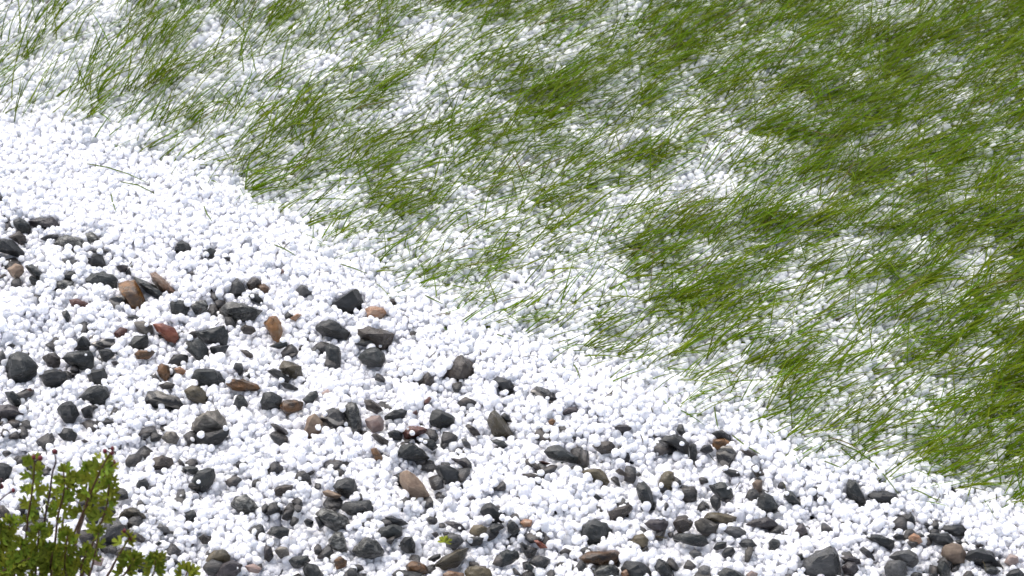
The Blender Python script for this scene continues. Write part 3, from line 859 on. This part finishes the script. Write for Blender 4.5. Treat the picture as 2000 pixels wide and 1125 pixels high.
pxx, pyy, _ = project_np(np.stack([cx, cy, ch], -1))
bedf = sstep(below(BED, pxx, pyy), 0, 120)
patch = F4(cx, cy) + 0.6 * F2(cx, cy)
ch = ch - bedf * 0.009 * (1 - sstep(patch, -0.16, 0.0)) * (0.7 + 0.5 * sstep(pyy, 780, 1000))       # thin places over the gravel
sqrt = math.sqrt
for k in range(NT):
    r0 = cr[k]; H = ch[k] + 0.0012
    best = None
    for q in range(5):
        x = cx[k] + (rng.uniform(-.006, .006) if q else 0)
        y = cy[k] + (rng.uniform(-.006, .006) if q else 0)
        i = int((x - XMIN) / RES); j = int((y - YMIN) / RES)
        if 0 <= i < occ.shape[0] and 0 <= j < occ.shape[1] and occ[i, j]: continue
        gi, gj = int(x // cell), int(y // cell)
        z = -0.03
        for a in (gi - 1, gi, gi + 1):
            for b in (gj - 1, gj, gj + 1):
                for m in grid.get((a, b), ()):
                    s = (r0 + br[m]) * 0.80
                    d2 = s * s - (x - bx[m]) ** 2 - (y - by[m]) ** 2
                    if d2 > 0:
                        zz = bz[m] + sqrt(d2)
                        if zz > z: z = zz
        if best is None or z < best[2]: best = (x, y, z)
    if best is None or best[2] > H: continue
    bx.append(best[0]); by.append(best[1]); bz.append(best[2]); br.append(r0)
    grid.setdefault((int(best[0] // cell), int(best[1] // cell)), []).append(len(bx) - 1)
top = np.stack([bx, by, bz], -1)[n_base:]
topr = np.array(br)[n_base:]
keep = rock_clear(top, topr, 0.5)
top, topr = top[keep], topr[keep]

# stones lying on the rocks
rest, restr, restrock = [], [], []
for ri, r in enumerate(rocks):
    n_up = r['planes'][:, 2]
    tries = int(6 + 2600 * r['size'] * 0.5)
    made = 0
    want = rng.choice((0, 0, 0, 0, 1, 2)) if r['size'] > 0.016 else 0
    for _ in range(tries):
        if made >= want: break
        x = r['C'][0] + rng.uniform(-1, 1) * r['rad'] * 0.8
        y = r['C'][1] + rng.uniform(-1, 1) * r['rad'] * 0.8
        nz = r['planes'][:, 2]
        upf = nz > 0.02
        num = r['planes'][:, 3] - (r['planes'][:, 0] * (x - r['C'][0]) + r['planes'][:, 1] * (y - r['C'][1]))
        zz = np.where(upf, num / np.where(upf, nz, 1), 9)
        kf = int(zz.argmin())
        p = np.array([x, y, r['C'][2] + zz[kf]])
        d = p - r['C']
        if math.hypot(d[0], d[1]) < 0.42 * r['rad']: continue
        if (d @ r['planes'][:, :3].T - r['planes'][:, 3]).max() > 1e-5: continue
        if nz[kf] < 0.62: continue
        rad = rng.choice((rng.uniform(0.0010, 0.0020), rng.uniform(0.0025, 0.004), rng.uniform(0.0036, 0.0054), rng.uniform(0.0036, 0.0054)))
        c = p + r['planes'][kf, :3] * rad * 0.8
        if any(np.linalg.norm(c - q) < rad + s for q, s in zip(rest[-6:], restr[-6:])): continue
        rest.append(c); restr.append(rad); restrock.append(ri); made += 1

# the 300 that show largest stand as objects; the rest is one mass
allp = np.concatenate([top, np.array(rest)])
allr = np.concatenate([topr, np.array(restr)])
owner = np.concatenate([np.full(len(top), -1), np.array(restrock)])
px, py, dep = project_np(allp)
infr = (px > 12) & (px < 1988) & (py > 0) & (py < 1112)
score = allr / dep
score = np.where(owner >= 0, score * 1.9, score)
H0 = hail_height(allp[:, 0], allp[:, 1])
score = np.where(infr & ((owner >= 0) | (allp[:, 2] > H0 - 0.003)) & (below(BED, px, py) > -90), score, 0)
pick = np.argsort(-score)[:300]
picked = np.zeros(len(allp), bool); picked[pick] = True


def lumpy_ball(seed):
    bm = bmesh.new()
    bmesh.ops.create_icosphere(bm, subdivisions=3, radius=1.0)
    off = Vector((seed * 5.1, seed * 2.3, 1.7))
    for v in bm.verts:
        v.co = v.co * (1 + 0.24 * mnoise.noise(v.co * 0.9 + off) + 0.07 * mnoise.noise(v.co * 2.4 + off))
    me = bpy.data.meshes.new('hailstone')
    bm.to_mesh(me); bm.free()
    me.polygons.foreach_set('use_smooth', [True] * len(me.polygons))
    me.materials.append(HAIL)
    return me


BALLS = [lumpy_ball(k) for k in range(6)]
marks_c = np.array([m['c'] for m in MARKS])
hail_buckets = {}
SHRUB = dict(c=np.array([90.0, 1010.0]), ref='green shrub')
for q in pick:
    o = bpy.data.objects.new('hailstone', BALLS[rng.randrange(6)])
    COL.objects.link(o)
    o.location = allp[q]
    s = allr[q]
    o.scale = (s * rng.uniform(.94, 1.08), s * rng.uniform(.94, 1.06), s * rng.uniform(.9, 1.03))
    o.rotation_euler = (rng.uniform(0, 6), rng.uniform(0, 6), rng.uniform(0, 6))
    c = np.array([px[q], py[q]])
    dia = allr[q] * 2
    size = 'tiny' if dia < 0.006 else 'small' if dia < 0.009 else 'round' if dia < 0.0125 else 'large'
    if owner[q] >= 0:
        rk = rocks[int(owner[q])]
        lab = '%s white hailstone resting on the %s' % (size, rk['o']['label'])
        if rk['ref']: lab = '%s white hailstone resting on the %s' % (size, rk['ref'])
        else: lab = '%s white hailstone on the %s' % (size, rk['o']['label'])
    else:
        k = int(np.linalg.norm(marks_c - c, axis=1).argmin())
        lm = MARKS[k]
        if np.linalg.norm(SHRUB['c'] - c) < 150: lm = SHRUB
        lab = '%s white hailstone lying %s the %s' % (size, relation(c, lm), lm['ref'])
    if len(lab.split()) > 16:
        lm = MARKS[int(np.linalg.norm(marks_c - c, axis=1).argmin())]
        lab = '%s white hailstone %s the %s' % (size, relation(c, lm), lm['ref'])
    dist = float(np.linalg.norm(c - rocks[int(owner[q])]['c'])) if owner[q] >= 0 else float(np.linalg.norm(c - lm['c']))
    hail_buckets.setdefault(lab.replace(' lying', ''), []).append((dist, o))

for lab, lst in hail_buckets.items():
    lst.sort(key=lambda t: t[0])
    for k, (d, o) in enumerate(lst):
        full = lab if len(lst) == 1 else '%s %s' % (ORD[min(k, 7)], lab)
        if len(full.split()) > 16: full = full.replace(' white', '')
        tag(o, full, 'hailstone', 'loose hailstones on top of the hail')

bulk = np.concatenate([layers[0][0], B[0], allp[~picked]])
bulkr = np.concatenate([layers[0][1], B[1], allr[~picked]])
nb = len(bulk)
me = bpy.data.meshes.new('hail')
me.vertices.add(nb)
me.vertices.foreach_set('co', bulk.astype(np.float32).ravel())
sc = bulkr[:, None] * np.stack([nrng.uniform(.92, 1.09, nb), nrng.uniform(.92, 1.07, nb), nrng.uniform(.88, 1.04, nb)], -1)
a = me.attributes.new('size', 'FLOAT_VECTOR', 'POINT'); a.data.foreach_set('vector', sc.astype(np.float32).ravel())
a = me.attributes.new('turn', 'FLOAT_VECTOR', 'POINT'); a.data.foreach_set('vector', nrng.uniform(0, 6.28, (nb, 3)).astype(np.float32).ravel())
a = me.attributes.new('pick', 'INT', 'POINT'); a.data.foreach_set('value', nrng.integers(0, 4, nb).astype(np.int32))
hail = link_mesh('hail', me, None, HAIL)
tag(hail, 'thick white layer of pea-sized hail over lawn and gravel', 'hail', None, 'stuff')

ng = bpy.data.node_groups.new('hail_scatter', 'GeometryNodeTree')
ng.interface.new_socket('Geometry', in_out='INPUT', socket_type='NodeSocketGeometry')
ng.interface.new_socket('Geometry', in_out='OUTPUT', socket_type='NodeSocketGeometry')
GI = ng.nodes.new('NodeGroupInput'); GO = ng.nodes.new('NodeGroupOutput')
GL = ng.links.new
inst = ng.nodes.new('GeometryNodeInstanceOnPoints')
g2i = ng.nodes.new('GeometryNodeGeometryToInstance')
for k in range(4):
    ico = ng.nodes.new('GeometryNodeMeshIcoSphere')
    ico.inputs['Radius'].default_value = 1.0
    ico.inputs['Subdivisions'].default_value = 3
    pos = ng.nodes.new('GeometryNodeInputPosition')
    nz = ng.nodes.new('ShaderNodeTexNoise')
    nz.noise_dimensions = '4D'
    nz.inputs['W'].default_value = 3.7 * k
    nz.inputs['Scale'].default_value = 0.75
    nz.inputs['Detail'].default_value = 1.5
    GL(pos.outputs[0], nz.inputs['Vector'])
    mr = ng.nodes.new('ShaderNodeMapRange')
    mr.inputs[1].default_value = 0.25; mr.inputs[2].default_value = 0.75
    mr.inputs[3].default_value = 0.78; mr.inputs[4].default_value = 1.22
    GL(nz.outputs['Fac'] if 'Fac' in nz.outputs else nz.outputs[0], mr.inputs[0])
    mul = ng.nodes.new('ShaderNodeVectorMath'); mul.operation = 'SCALE'
    GL(pos.outputs[0], mul.inputs[0]); GL(mr.outputs[0], mul.inputs['Scale'])
    sp = ng.nodes.new('GeometryNodeSetPosition')
    GL(ico.outputs['Mesh'], sp.inputs['Geometry']); GL(mul.outputs[0], sp.inputs['Position'])
    ss = ng.nodes.new('GeometryNodeSetShadeSmooth')
    GL(sp.outputs[0], ss.inputs[0])
    sm = ng.nodes.new('GeometryNodeSetMaterial')
    sm.inputs['Material'].default_value = HAIL
    GL(ss.outputs[0], sm.inputs[0])
    GL(sm.outputs[0], g2i.inputs[0])
GL(GI.outputs[0], inst.inputs['Points'])
GL(g2i.outputs[0], inst.inputs['Instance'])
inst.inputs['Pick Instance'].default_value = True
for nm, sock, dt in (('size', 'Scale', 'FLOAT_VECTOR'), ('turn', 'Rotation', 'FLOAT_VECTOR'), ('pick', 'Instance Index', 'INT')):
    at = ng.nodes.new('GeometryNodeInputNamedAttribute')
    at.data_type = dt
    at.inputs['Name'].default_value = nm
    GL(at.outputs['Attribute'], inst.inputs[sock])
GL(inst.outputs[0], GO.inputs[0])
hail.modifiers.new('scatter', 'NODES').node_group = ng

# ------------------------------------------------------------------ grass
DENS = ["23455777778799999999",
        "54444556798889999998",
        "34454655666654788898",
        "01134556655555556776",
        "00000354445565666779",
        "00000002334466444556",
        "00000000001346555445",
        "00000000000013465548",
        "00000000000000123568",
        "00000000000000000136",
        "00000000000000000001"]
DG = np.array([[int(ch) for ch in row] for row in DENS], float)


def density(px, py):
    e = -float(below(LAWN, px, py))
    if e < 90: px, py = px + 0.35 * (90 - e), py - 0.75 * (90 - e)
    u = min(max(px / 100 - 0.5, 0), 18.999); v = min(max(py / 100 - 0.5, 0), 9.999)
    i, j = int(u), int(v); a, b = u - i, v - j
    d = (DG[j, i] * (1 - a) + DG[j, i + 1] * a) * (1 - b) + (DG[j + 1, i] * (1 - a) + DG[j + 1, i + 1] * a) * b
    if e < -48: return 0.0
    return max(d, 4.0 if px > 420 else 2.9) * min(1.0, (e + 48) / 85)


class Strips:
    def __init__(self):
        self.v, self.f, self.a = [], [], []

    def blade(self, root, az, el0, el1, length, width, bend=0.0, seg=6, twist=0.0):
        p = Vector(root)
        base = len(self.v)
        for i in range(seg + 1):
            t = i / seg
            el = el0 + (el1 - el0) * t ** 0.8
            a = az + bend * t
            d = Vector((math.cos(a) * math.cos(el), math.sin(a) * math.cos(el), math.sin(el)))
            side = Vector((-math.sin(a), math.cos(a), 0))
            side = (side * math.cos(twist) + d.cross(side) * math.sin(twist))
            wd = width * 0.5 * (0.75 + 0.5 * t - 1.15 * t ** 3)
            self.v.append(p - side * wd); self.v.append(p + side * wd)
            self.a += [t, t]
            if i < seg:
                k = base + 2 * i
                self.f.append((k, k + 1, k + 3, k + 2))
            p = p + d * (length / seg)

    def build(self, name, mat):
        me = mesh_from(name, self.v, self.f)
        at = me.attributes.new('along', 'FLOAT', 'POINT')
        at.data.foreach_set('value', self.a)
        return link_mesh(name, me, None, mat)


CLUMPS = [(430, 35, 5), (915, 200, 9), (870, 215, 5), (1335, 590, 8), (1290, 615, 7), (1490, 425, 8), (1870, 415, 9), (1930, 420, 8), (1965, 740, 12),
          (1985, 700, 12), (1950, 860, 7), (1150, 500, 5), (630, 440, 4), (520, 350, 5), (1100, 290, 6), (1480, 130, 9), (1440, 60, 8), (1760, 185, 7),
          (1880, 60, 7), (1560, 250, 7), (1530, 715, 7), (1720, 735, 6), (1990, 490, 7), (1270, 560, 6), (1400, 690, 6), (1060, 545, 4),
          (270, 225, 5), (205, 255, 4), (345, 325, 4), (600, 215, 6), (1230, 40, 8), (1310, 60, 8), (1660, 700, 5), (1780, 785, 5), (960, 160, 6)]
gs = Strips()


def tuft(px, py, n, spread, dens):
    lf = sstep(px + 0.9 * py, 250, 1150)                      # the left end stands steeper
    az0 = R(32 - 21 * lf) + rng.gauss(0, R(12))
    el0 = R(49 - 14 * lf) + rng.gauss(0, R(9))
    for _ in range(n):
        qx, qy = px + rng.gauss(0, spread), py + rng.gauss(0, spread * 0.5)
        c = unproject(qx, qy, -0.007)
        az = az0 + rng.gauss(0, R(17))
        if rng.random() < 0.07: az += rng.choice((-1, 1)) * rng.uniform(0.6, 1.6)
        e0 = max(R(8), el0 + rng.gauss(0, R(11)))
        e1 = e0 * rng.uniform(0.05, 0.62) - R(4)
        ln = rng.uniform(0.040, 0.100) * (0.8 + 0.3 * min(1, dens / 7))
        gs.blade(c, az, e0, e1, ln, rng.uniform(0.0012, 0.0023), rng.gauss(0, 0.24), 6, rng.uniform(-.7, .7))


count = 0
tries = 0
while tries < 42000:
    tries += 1
    px_, py_ = rng.uniform(-420, 2420), rng.uniform(-420, 1260)
    d = density(px_, py_)
    if d <= 0: continue
    c = unproject(px_, py_, 0)
    d2 = d * (0.95 + 0.12 * float(F2(c.x + 3, c.y)) + 0.75 * float(F3(c.x, c.y + 2)))
    if rng.random() < (max(0.0, d2) / 9) ** 1.2 * 0.78:
        tuft(px_, py_, rng.choice((1, 2, 3, 4, 5, 7)), 11, d)
for x, y, k in CLUMPS:
    for _ in range((k + 1) // 4):
        tuft(x - 25 + rng.gauss(0, 20), y + 10 + rng.gauss(0, 10), 8, 8, 8)
grass = gs.build('grass', GRASS)
tag(grass, 'long green lawn grass flattened to the right by the hail', 'grass', None, 'stuff')

# loose blades lying on the hail along the lawn edge: photo points, label
STRAYS = [
    ([(1632, 863), (1672, 880), (1708, 905), (1732, 935), (1756, 966)], 'long curved grass blade arching down to the flat dark brick-shaped rock'),
    ([(1610, 901), (1626, 907), (1643, 914)], 'short straight cut grass blade alone on hail above the seal-shaped rock'),
    ([(970, 653), (985, 658), (1001, 663)], 'short grass blade lying alone above the large brown teardrop rock'),
    ([(665, 516), (690, 524), (718, 535)], 'dark grass blade lying on hail above the glossy black wedge rock'),
    ([(217, 378), (220, 396), (227, 414)], 'thin grey grass blade upright in clean hail at the left'),
    ([(398, 402), (404, 418), (414, 432)], 'faint thin grass blade on hail above the first charcoal rocks'),
    ([(830, 577), (846, 585), (865, 594)], 'short grass blade sloping down right at the lawn edge, above centre'),
    ([(1395, 795), (1398, 815), (1403, 838)], 'thin blade hanging down to the black cap rock'),
    ([(1430, 850), (1455, 870), (1486, 888)], 'brown grass blade along the brown stick-shaped stone'),
    ([(1120, 712), (1126, 720), (1134, 742)], 'thin blade lying above the striped brown and white slab'),
    ([(170, 320), (210, 327), (250, 340), (290, 358)], 'long pale curved blade lying in the drift at the left'),
    ([(235, 355), (270, 362), (302, 378)], 'curved blade lower right of the long pale curved one'),
    ([(1642, 874), (1655, 886), (1672, 901)], 'stiff broken blade beside the long curved blade'),
    ([(903, 626), (918, 616), (936, 604)], 'dark blade rising right at the lawn edge, middle of the drift'),
    ([(1780, 954), (1800, 962), (1835, 980)], 'thin blade with a brown speck at the lawn edge, right'),
    ([(535, 478), (555, 486), (577, 499)], 'bent blade pointing down right below the first tufts'),
]
for pts, lab in STRAYS:
    st = Strips()
    W = []
    for i, (x, y) in enumerate(pts):
        c = unproject(x, y, 0.0)
        h = float(hail_height(c.x, c.y)) + 0.0065
        W.append(unproject(x, y, h))
    fine = []
    for i in range(len(W) - 1):
        for q in range(4): fine.append(W[i].lerp(W[i + 1], q / 4))
    fine.append(W[-1])
    k = len(fine)
    for i, p in enumerate(fine):
        t = i / (k - 1)
        d = (fine[min(i + 1, k - 1)] - fine[max(i - 1, 0)]).normalized()
        side = Vector((-d.y, d.x, 0)).normalized()
        wd = 0.0010 * (0.8 + 0.4 * t - 1.0 * t ** 3)
        st.v += [p - side * wd, p + side * wd + Vector((0, 0, 0.0006))]
        st.a += [t, t]
        if i < k - 1: st.f.append((2 * i, 2 * i + 1, 2 * i + 3, 2 * i + 2))
    o = st.build('grass_blade', GRASS)
    tag(o, lab, 'grass blade', 'loose grass blades lying on the hail')

# bits of plant litter dropped on the hail
st = Strips()
n_bits = 0
while n_bits < 150:
    x_, y_ = rng.uniform(-100, 2100), rng.uniform(150, 1125)
    lw, bd = float(below(LAWN, x_, y_)), float(below(BED, x_, y_))
    if lw < -30 or rng.random() > math.exp(-max(0, lw - 30) / 70): continue
    c = unproject(x_, y_, 0)
    st.blade((c.x, c.y, float(hail_height(c.x, c.y)) + 0.004), rng.uniform(0, 6.28), R(rng.uniform(-10, 25)), R(rng.uniform(-25, 5)),
             rng.choice((0.003, 0.004, 0.006, 0.010, 0.018)), rng.uniform(0.0009, 0.0018), rng.gauss(0, .5), 4, rng.uniform(-.6, .6))
    n_bits += 1
LITTER = leafy_material('plant_litter', (0.030, 0.018, 0.012), (0.045, 0.040, 0.016), (0.060, 0.060, 0.016), trans=0.1, rough=0.7)
o = st.build('plant_litter', LITTER)
tag(o, 'scattered clippings and brown bits on the hail', 'plant litter', None, 'stuff')

# ------------------------------------------------------------------ shrub
def tube(path, r0, r1, sides=6):
    V, F = [], []
    k = len(path)
    for i, p in enumerate(path):
        d = (path[min(i + 1, k - 1)] - path[max(i - 1, 0)]).normalized()
        a = d.cross(Vector((0.3, 1, 0.2))).normalized(); b = d.cross(a)
        rr = r0 + (r1 - r0) * i / (k - 1)
        for j in range(sides):
            th = j / sides * 6.28318
            V.append(p + a * (math.cos(th) * rr) + b * (math.sin(th) * rr))
        if i:
            for j in range(sides):
                q = (j + 1) % sides
                F.append(((i - 1) * sides + j, (i - 1) * sides + q, i * sides + q, i * sides + j))
    F.append(tuple(range(sides))[::-1]); F.append(tuple((k - 1) * sides + j for j in range(sides)))
    return V, F


BASE = unproject(70, 1330, -0.01)


def on_shrub(px, py, dy=0.0):
    """point of the upright sheet y = base + dy seen at a photo pixel"""
    d = FWD + RT * ((px - 1000) / 1000 * TANH) + UP * ((562.5 - py) / 1000 * TANH)
    t = (BASE.y + dy - CAM.y) / d.y
    return CAM + d * t


def smooth_path(pts, dy, steps=4):
    W = [on_shrub(x, y, dy + 0.004 * math.sin(x * 0.3 + y * 0.05)) for x, y in pts]
    out = []
    for i in range(len(W) - 1):
        p0, p1, p2, p3 = W[max(i - 1, 0)], W[i], W[i + 1], W[min(i + 2, len(W) - 1)]
        for q in range(steps):
            t = q / steps
            out.append(0.5 * ((2 * p1) + (p2 - p0) * t + (2 * p0 - 5 * p1 + 4 * p2 - p3) * t * t + (3 * p1 - p0 - 3 * p2 + p3) * t ** 3))
    out.append(W[-1])
    return out


def add_leaf(st, root, direc, normal, size, rr):
    """wedge leaf cut into three toothed lobes, slightly cupped"""
    d = direc.normalized()
    s = d.cross(normal).normalized()
    nn = s.cross(d)
    base = len(st.v)
    outline = [(0.0, 0.0)]
    lobes = [(-0.62, 0.62), (0.0, 1.0), (0.62, 0.62)]
    ang = [(-66, .50), (-56, .86), (-46, .74), (-40, .88), (-27, .44), (-15, .84), (-8, .78), (0, 1.0), (8, .80), (16, .86), (27, .44), (40, .88), (46, .74), (56, .84), (66, .48)]
    if rr.random() < 0.5:
        ang = [(-60, .46), (-48, .82), (-38, .84), (-25, .42), (-12, .80), (-3, .98), (6, .84), (13, .92), (25, .42), (40, .86), (50, .78), (60, .44)]
    st.v.append(root); st.a.append(0.0)
    st.v.append(root + d * size * 0.38); st.a.append(0.4)
    k = len(ang)
    for a, q in ang:
        a = R(a * 0.92); q *= size * rr.uniform(.92, 1.06)
        cup = 0.16 * size * (abs(math.sin(a)) ** 1.3)
        st.v.append(root + d * (math.cos(a) * q) + s * (math.sin(a) * q * 0.9) + nn * cup)
        st.a.append(0.75 + 0.25 * q / size)
    for i in range(k - 1):
        st.f.append((base + 1, base + 2 + i, base + 3 + i))
    st.f.append((base, base + 2, base + 1))
    st.f.append((base, base + 1, base + 1 + k))


def add_bud(V, F, c, r, seed):
    rr = random.Random(seed)
    bm = bmesh.new()
    bmesh.ops.create_icosphere(bm, subdivisions=2, radius=r)
    b = len(V)
    bm.verts.index_update()
    for v in bm.verts:
        k = 1 + 0.22 * mnoise.noise(v.co * (1.6 / r) + Vector((seed, 0, 0)))
        V.append(c + Vector((v.co.x * k * .85, v.co.y * k * .85, v.co.z * k * 1.1)))
    for f in bm.faces: F.append(tuple(v.index + b for v in f.verts))
    bm.free()


# stem points from the ground up, depth offset, leafy from / to (share of length), leaves, buds, bare dark stem
ROOT = (75, 1330)
STEMS = [
    ([ROOT, (45, 1130), (50, 1060), (55, 1010), (62, 965), (66, 925), (67, 903)], 0.00, .45, .97, 30, [(79, 895), (66, 893)], 0),
    ([ROOT, (78, 1130), (86, 1025), (97, 965), (102, 925), (109, 903), (107, 889)], -.012, .3, .55, 8, [(107, 882)], 1),
    ([ROOT, (120, 1130), (143, 1070), (158, 1015), (176, 965), (196, 920), (207, 898), (219, 882)], -.006, .42, .84, 26, [(220, 876), (205, 881), (219, 885)], 0),
    ([ROOT, (135, 1110), (160, 1020), (180, 965), (204, 930), (213, 914), (222, 906)], .010, .45, .84, 16, [(223, 903), (216, 912)], 0),
    ([ROOT, (115, 1120), (150, 1030), (168, 985), (175, 945), (172, 915)], .018, .5, 1, 20, [], 0),
    ([ROOT, (160, 1125), (180, 1065), (200, 1015), (210, 980), (213, 945)], -.02, .50, 1, 30, [], 0),
    ([ROOT, (100, 1125), (108, 1055), (113, 1010), (123, 970), (126, 945), (124, 922)], .012, .35, 1, 26, [], 0),
    ([ROOT, (105, 1120), (120, 1040), (128, 980), (133, 950), (141, 935)], .020, .5, 1, 12, [], 0),
    ([ROOT, (-30, 1060), (-16, 998), (2, 975), (21, 961)], -.01, .2, .35, 4, [(26, 958)], 1),
    ([ROOT, (-40, 1080), (-10, 1010), (-2, 965), (3, 935)], .01, .2, .45, 8, [(3, 950)], 1),
    ([ROOT, (200, 1140), (222, 1102), (236, 1078), (247, 1060), (254, 1050)], -.015, .72, .98, 7, [(243, 1037), (256, 1052)], 0),
    ([ROOT, (215, 1150), (245, 1120), (262, 1090)], -.025, .62, 1, 20, [], 0),
    ([ROOT, (250, 1170), (295, 1130), (305, 1092)], -.03, .70, 1, 22, [], 0),
    ([ROOT, (300, 1190), (350, 1150), (366, 1116)], -.03, .84, 1, 8, [], 0),
    ([ROOT, (20, 1150), (12, 1080), (20, 1020)], -.008, .4, 1, 30, [], 0),
    ([ROOT, (-10, 1150), (-8, 1080), (2, 1030)], -.016, .4, 1, 26, [], 0),
    ([ROOT, (70, 1150), (72, 1090), (76, 1035)], -.022, .4, 1, 30, [], 0),
    ([ROOT, (125, 1150), (126, 1100), (132, 1045)], -.022, .4, 1, 28, [], 0),
    ([ROOT, (30, 1150), (34, 1110), (42, 1065)], -.030, .4, 1, 28, [], 0),
    ([ROOT, (100, 1150), (98, 1110), (104, 1075)], -.032, .4, 1, 28, [], 0),
    ([ROOT, (150, 1150), (158, 1110), (170, 1075)], -.026, .5, 1, 18, [], 0),
    ([ROOT, (0, 1150), (14, 1110), (60, 1090)], -.034, .4, 1, 22, [], 0),
    ([ROOT, (150, 1180), (176, 1120), (187, 1075), (192, 1040)], -.034, .62, 1, 7, [], 0),
]
shrub = bpy.data.objects.new('shrub', None)
COL.objects.link(shrub)
shrub.location = BASE
tag(shrub, 'green shrub with small lobed leaves and dark red buds in the lower left corner', 'shrub')
seed = 0
for pts, dy, l0, l1, nl, buds, dark in STEMS:
    path = smooth_path(pts, dy)
    path = [p - BASE for p in path]
    V, F = tube(path, 0.0017, 0.0008)
    stem = link_mesh('branch', mesh_from('branch', V, F), shrub, DEADSTEM if dark else STEM)
    st = Strips()
    rr = random.Random(900 + seed); seed += 1
    nn = max(4, int(nl * (1.5 if l0 == .4 else 1.1)))
    for i in range(nn):
        u = l0 + (l1 - l0) * (i // 2 * 2 + rr.random() * 0.8) / nn
        fi = u * (len(path) - 1)
        a = min(int(fi), len(path) - 2)
        p = path[a].lerp(path[a + 1], fi - a)
        along = (path[a + 1] - path[a]).normalized()
        th = (i // 2) * 0.9 + (i % 2) * math.pi + rr.uniform(-.4, .4)
        sidev = Vector((math.cos(th), math.sin(th) * 0.6, 0))
        d = (along * rr.uniform(.35, .95) + sidev * rr.uniform(.65, 1.1)).normalized()
        p = p + d * rr.uniform(.002, .007)
        size = rr.uniform(0.0095, 0.0155) * (0.72 if u > 0.93 else 1)
        nrm = (along * 0.5 - sidev * 0.4 + Vector((0, -1.0, 0.7)) + Vector((rr.uniform(-.5, .5), rr.uniform(-.5, .5), rr.uniform(-.3, .3)))).normalized()
        add_leaf(st, p, d, nrm, size, rr)
    if l1 >= 1:
        along = (path[-1] - path[-2]).normalized()
        for q in range(4):
            th = q * 1.57 + rr.random()
            add_leaf(st, path[-1], along + Vector((math.cos(th), math.sin(th), 0)) * 0.45, Vector((math.cos(th) * -.5, -0.7, .5)), rr.uniform(.009, .013), rr)
    lv = st.build('leaves', LEAF)
    lv.parent = stem
    for bx_, by_ in buds:
        c = on_shrub(bx_, by_, dy) - BASE
        tip = min(path, key=lambda q: (q - c).length)
        V, F = [], []
        add_bud(V, F, c, rr.uniform(0.0025, 0.0034), seed + bx_)
        bud = link_mesh('flower_bud', mesh_from('flower_bud', V, F), stem, BUD)
        if (tip - c).length > 0.004:
            V, F = tube([tip, tip.lerp(c, .5) + Vector((0, 0, 0.0006)), c], 0.0009, 0.0007, 5)
            link_mesh('bud_stalk', mesh_from('bud_stalk', V, F), stem, DEADSTEM)

# one bright leaf lying on the stones
st = Strips()
c = unproject(868, 1060, 0.016)
for k in range(3):
    th = R(20 + 55 * k)
    add_leaf(st, c, Vector((math.cos(th), math.sin(th), 0.25)), Vector((0, -.4, 1)), 0.011, rng)
o = st.build('leaf', LEAF)
tag(o, 'single bright green leaf lying among dark stones near the bottom', 'leaf')
print('HAIL', nb, 'TOP', len(top), 'REST', len(rest), 'BLADES', len(gs.f) // 6)
